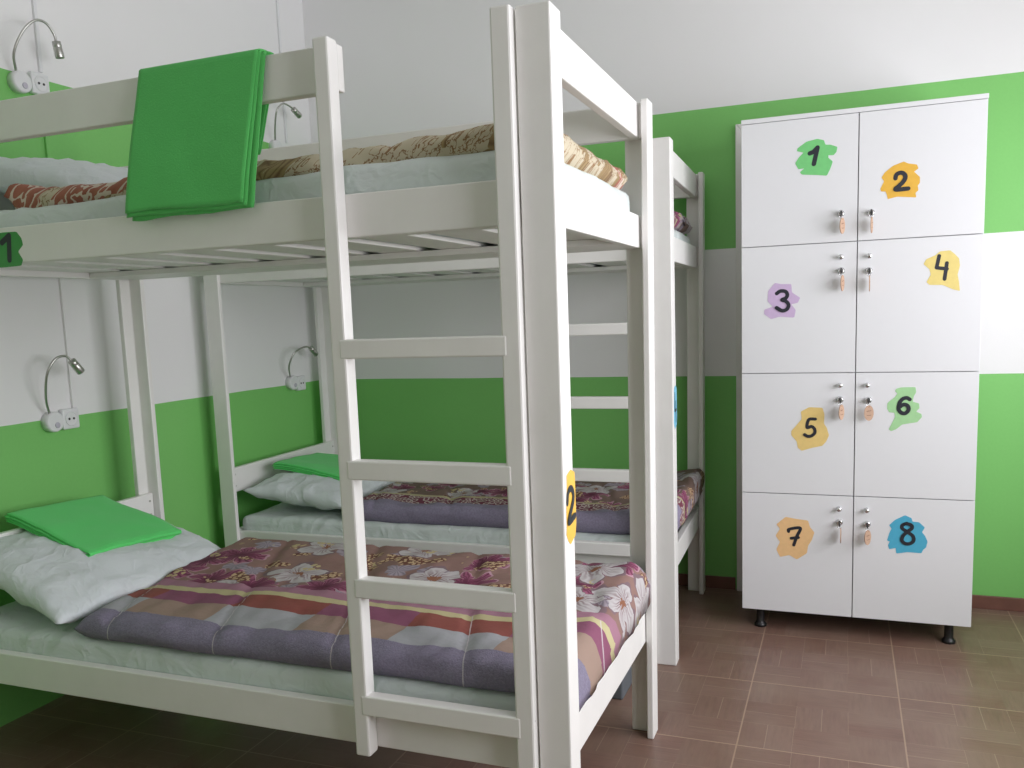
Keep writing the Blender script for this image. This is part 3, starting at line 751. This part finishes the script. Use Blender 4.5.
# ------------------------------------------------------------------ reading lamps and sockets on the left wall
def lamp(label, y, z, neck, aim):
    """neck: points relative to the base centre on the wall"""
    t = thing('reading_lamp', label, 'lamp', (0, y, z), 0, 'gooseneck reading lamps on the left wall')
    bm = bmesh.new(); lathe(bm, (0, 0, 0), (1, 0, 0), [(0, .034), (.022, .036), (.030, .035), (.034, .031)]); obj('base', bm, WPLASTIC, t)
    bm = bmesh.new(); lathe(bm, (.0335, .004, -.012), (1, 0, 0), [(0, .010), (.003, .010), (.0038, .008)]); obj('button', bm, GREYBTN, t)
    bm = bmesh.new(); tube(bm, neck, .0042); obj('gooseneck', bm, STEEL, t)
    e = Vector(neck[-1]); d = Vector(aim).normalized()
    bm = bmesh.new(); lathe(bm, e - d * .006, d, [(0, .006), (.002, .0135), (.018, .014), (.020, .0128), (.022, .014), (.052, .0145), (.054, .0135), (.050, .0115), (.044, .011)])
    obj('lamp_head', bm, STEEL, t)
    bm = bmesh.new(); lathe(bm, e + d * .0385, d, [(0, .010), (.004, .0095), (.007, .005)]); obj('bulb', bm, BULB, t)
    return t
def socket(label, y, z):
    t = thing('power_socket', label, 'socket', (0, y, z), 0, 'white wall sockets beside the lamps')
    bm = bmesh.new(); box(bm, (0, -.035, -.036), (.022, .035, .036), .006); obj('cover', bm, WPLASTIC, t)
    bm = bmesh.new(); lathe(bm, (.0215, 0, 0), (1, 0, 0), [(0, .026), (.003, .026), (.003, .022), (.001, .021)]); obj('socket_well', bm, WPLASTIC, t)
    bm = bmesh.new()
    for s in (-1, 1): cyl(bm, (.022, s * .0095, 0), (.0238, s * .0095, 0), .0042, n=12)
    obj('socket_holes', bm, BLACKP, t)
lamp('gooseneck reading lamp high on the wall, at the upper left corner of the photo', .604, 2.094,
     [(.022, -.014, .030), (.045, -.035, .080), (.075, -.020, .145), (.095, .012, .185), (.10, .050, .188), (.10, .078, .162), (.10, .086, .135)], (.02, .16, -1))
socket('white power socket beside the topmost left reading lamp', .683, 2.106)
lamp('gooseneck reading lamp above the pillow of the near lower bunk', .594, .968,
     [(.022, -.014, .030), (.05, -.045, .085), (.085, -.062, .165), (.10, -.038, .215), (.105, .0, .225), (.11, .022, .205)], (.10, .75, -1))
socket('white power socket beside the lamp of the near lower bunk', .668, .970)
lamp('gooseneck reading lamp high on the wall beyond the near bunk, right of the hanging towel', 1.985, 2.109,
     [(.022, -.01, .030), (.06, -.055, .09), (.09, -.075, .15), (.10, -.04, .185), (.10, .01, .185), (.10, .045, .175)], (.05, 1, -.5))
lamp('gooseneck reading lamp on the wall above the pillow of the back lower bunk', 1.985, .985,
     [(.022, -.02, .030), (.06, -.075, .09), (.09, -.065, .15), (.10, .01, .175), (.10, .06, .165)], (.05, .75, -.7))
socket('white power socket beside the lamp of the back lower bunk', 2.062, .977)

# ------------------------------------------------------------------ locker
LX0, LX1, LY0 = 2.1962, 3.0125, 1.816
loc = thing('locker_cabinet', 'tall white eight-door locker cabinet with numbered doors against the rear wall', 'locker', (LX0, LY0, 0))
bm = bmesh.new()
W_ = LX1 - LX0
box(bm, (0, .0195, .085), (.016, .42, 1.947), .001); box(bm, (W_ - .016, .0195, .085), (W_, .42, 1.947), .001)
box(bm, (.016, .412, .085), (W_ - .016, .42, 1.947)); box(bm, (.016, .0195, .085), (W_ - .016, .412, .101))
box(bm, (W_/2 - .008, .0195, .101), (W_/2 + .008, .412, 1.947))
for z in (.557, 1.022, 1.498):
    box(bm, (.016, .0195, z - .008), (W_/2 - .008, .412, z + .008)); box(bm, (W_/2 + .008, .0195, z - .008), (W_ - .016, .412, z + .008))
obj('carcass', bm, CARCASS, loc)
bm = bmesh.new(); box(bm, (0, 0, 1.9475), (W_, .42, 1.9640), .0012); obj('top_board', bm, LAMINATE, loc)
for fx in (.066, W_ - .068):
    for fy in (.058, .37):
        bm = bmesh.new(); lathe(bm, (fx, fy, 0), (0, 0, 1), [(0, .024), (.010, .024), (.014, .019), (.022, .016), (.070, .0155), (.085, .022)])
        obj('foot', bm, BLACKP, loc)
rows = [(1.4995, 1.9455), (1.0235, 1.4965), (.5585, 1.0205), (.0855, .5555)]
LOCK = {1: (2.548, 1.598), 2: (2.649, 1.594), 3: (2.551, 1.394), 4: (2.645, 1.389), 5: (2.553, .922), 6: (2.650, .920), 7: (2.556, .455), 8: (2.653, .453)}
KNOB = {3: (2.550, 1.444), 4: (2.645, 1.442), 5: (2.552, .976), 6: (2.645, .976), 7: (2.554, .508), 8: (2.651, .508)}
for k in range(1, 9):
    a, b_ = rows[(k - 1) // 2]; mid = 2.6045 - LX0
    x0, x1 = (.001, mid - .0018) if k % 2 else (mid + .0018, W_ - .002)
    bm = bmesh.new(); box(bm, (x0, 0, a), (x1, .018, b_), .0008)
    dr = obj('door', bm, LAMINATE, loc)
    poly, strokes, w = LOCKER_MARKS[k]
    s = mark('number_sticker', [(x - LX0, z) for x, z in poly], [[(x - LX0, z) for x, z in q] for q in strokes], w, MARKCOL[k],
             lambda p, q, h: (p, -h - .0002, q), (0, -1, 0), dr)
    s['label'] = '%s splash sticker with a black %d' % (['green', 'amber', 'lilac', 'pale yellow', 'straw yellow', 'soft green', 'peach', 'blue'][k - 1], k)
    lx, lz = LOCK[k][0] - LX0, LOCK[k][1]
    bm = bmesh.new(); lathe(bm, (lx, 0, lz), (0, -1, 0), [(0, .0125), (.003, .0125), (.004, .0100), (.011, .0098), (.012, .008)])
    box(bm, (lx - .0012, -.0135, lz - .006), (lx + .0012, -.0115, lz + .006), 0, mi=1)
    obj('lock', bm, [CHROME, DARKMETAL], dr)
    if k in KNOB:
        kx, kz = KNOB[k][0] - LX0, KNOB[k][1]
        bm = bmesh.new(); lathe(bm, (kx, 0, kz), (0, -1, 0), [(0, .0085), (.002, .0085), (.004, .0045), (.012, .0045), (.015, .0085), (.020, .0095), (.024, .007), (.025, .002)])
        obj('knob', bm, CHROME, dr)
# keys left in the locks, each with an oval wooden tag
TAG = {1: (60, 'turned three quarters away'), 2: (78, 'seen nearly edge-on'), 3: (70, 'seen nearly edge-on'), 4: (86, 'seen edge-on'), 5: (58, 'half turned'), 6: (12, 'facing the room'), 7: (88, 'seen edge-on'), 8: (48, 'half turned')}
for k in range(1, 9):
    lx, lz = LOCK[k]; yw, how = TAG[k]
    t = thing('key', 'key with an oval wooden tag hanging in the lock of locker door %d' % k, 'key', (lx, LY0 - .012, lz), 0, 'keys in the locker doors')
    bm = bmesh.new(); box(bm, (-.001, -.008, -.0035), (.001, -.001, .0035)); lathe(bm, (-.0012, -.015, 0), (1, .25, 0), [(0, .0110), (.0024, .0110)], 20)
    obj('key_head', bm, DARKMETAL, t)
    bm = bmesh.new()
    pts = [(0, -.016 + .0075 * math.sin(q) * 0, -.012 + .0065 * math.cos(q)) for q in ()]
    ring = [Vector((math.sin(q) * .006, -.017, -.0125 + math.cos(q) * .0065)) for q in [i * 2 * math.pi / 14 for i in range(15)]]
    tube(bm, ring, .0007, 6, 2); obj('key_ring', bm, CHROME, t)
    a = R(yw); M = Matrix.Translation((.005 if k % 2 else .002, -.017, -.0445)) @ Matrix.Rotation(a, 4, 'Z') @ Matrix(((1, 0, 0, 0), (0, 0, -1, 0), (0, 1, 0, 0), (0, 0, 0, 1)))
    bm = bmesh.new(); ov = [(.0165 * math.cos(2*math.pi*i/32), .0285 * math.sin(2*math.pi*i/32)) for i in range(32)]
    prism(bm, ov, -.0015, .0015, 0, M)
    n0 = len(bm.faces)
    for s in (-1, 1):       # small engraved emblem lines on both faces
        for (x0, z0, x1, z1) in ((-.008, .006, .008, .009), (-.004, .002, -.002, .014), (.003, .001, .004, .012), (-.007, -.008, -.001, -.009), (.001, -.009, .008, -.007), (-.002, .021, .002, .0235)):
            q = [bm.verts.new(M @ Vector(p)) for p in ((x0, z0 - .0009, s * .0017), (x1, z1 - .0009, s * .0017), (x1, z1 + .0009, s * .0017), (x0, z0 + .0009, s * .0017))]
            bm.faces.new(q if s > 0 else list(reversed(q))).material_index = 1
    obj('wooden_tag', bm, [WOODTAG, BURN], t)

# ------------------------------------------------------------------ box standing between the bunks
t = thing('storage_box', 'slate blue storage box on the floor between the bunks, glimpsed under the near bed', 'box', (1.66, 1.14, 0))
bm = bmesh.new(); box(bm, (-.24, -.09, 0), (.235, .11, .235), .006); obj('box_body', bm, BOXM, t)
bm = bmesh.new(); box(bm, (-.247, -.097, .236), (.242, .117, .262), .006); obj('box_lid', bm, BOXM, t)

# ------------------------------------------------------------------ light and camera
w = bpy.data.worlds.new('World'); bpy.context.scene.world = w; w.use_nodes = True
bg = w.node_tree.nodes['Background']; bg.inputs[0].default_value = (.85, .93, 1, 1); bg.inputs[1].default_value = 1.0
y0, y1, z0, z1 = WIN
ld = bpy.data.lights.new('window_daylight', 'AREA'); ld.shape = 'RECTANGLE'; ld.size = y1 - y0 - .1; ld.size_y = z1 - z0 - .1
ld.energy = 84; ld.color = (.98, .942, 1.0)
lo = bpy.data.objects.new('window_daylight', ld); C.objects.link(lo)
lo.location = (XR + .015, (y0 + y1) / 2, (z0 + z1) / 2)
lo.rotation_euler = (R(90), 0, R(90))      # emits towards -x
cam = bpy.data.cameras.new('camera'); co = bpy.data.objects.new('camera', cam); C.objects.link(co)
co.location = (2.5655, -1.5954, 1.2739); co.rotation_euler = (1.4434, .0354, .3615)
cam.sensor_width = 36; cam.sensor_fit = 'HORIZONTAL'; cam.lens = 861.95 * 36 / 1024
cam.shift_x = (512 - 516.07) / 1024; cam.shift_y = (426.15 - 384) / 1024
cam.clip_start = .05
sc = bpy.context.scene; sc.camera = co
sc.view_settings.view_transform = 'Standard'; sc.view_settings.look = 'None'; sc.view_settings.gamma = 1
sc.view_settings.use_curve_mapping = False; sc.view_settings.exposure = 0.0
sc.cycles.max_bounces = 10; sc.cycles.diffuse_bounces = 7; sc.cycles.use_denoising = True
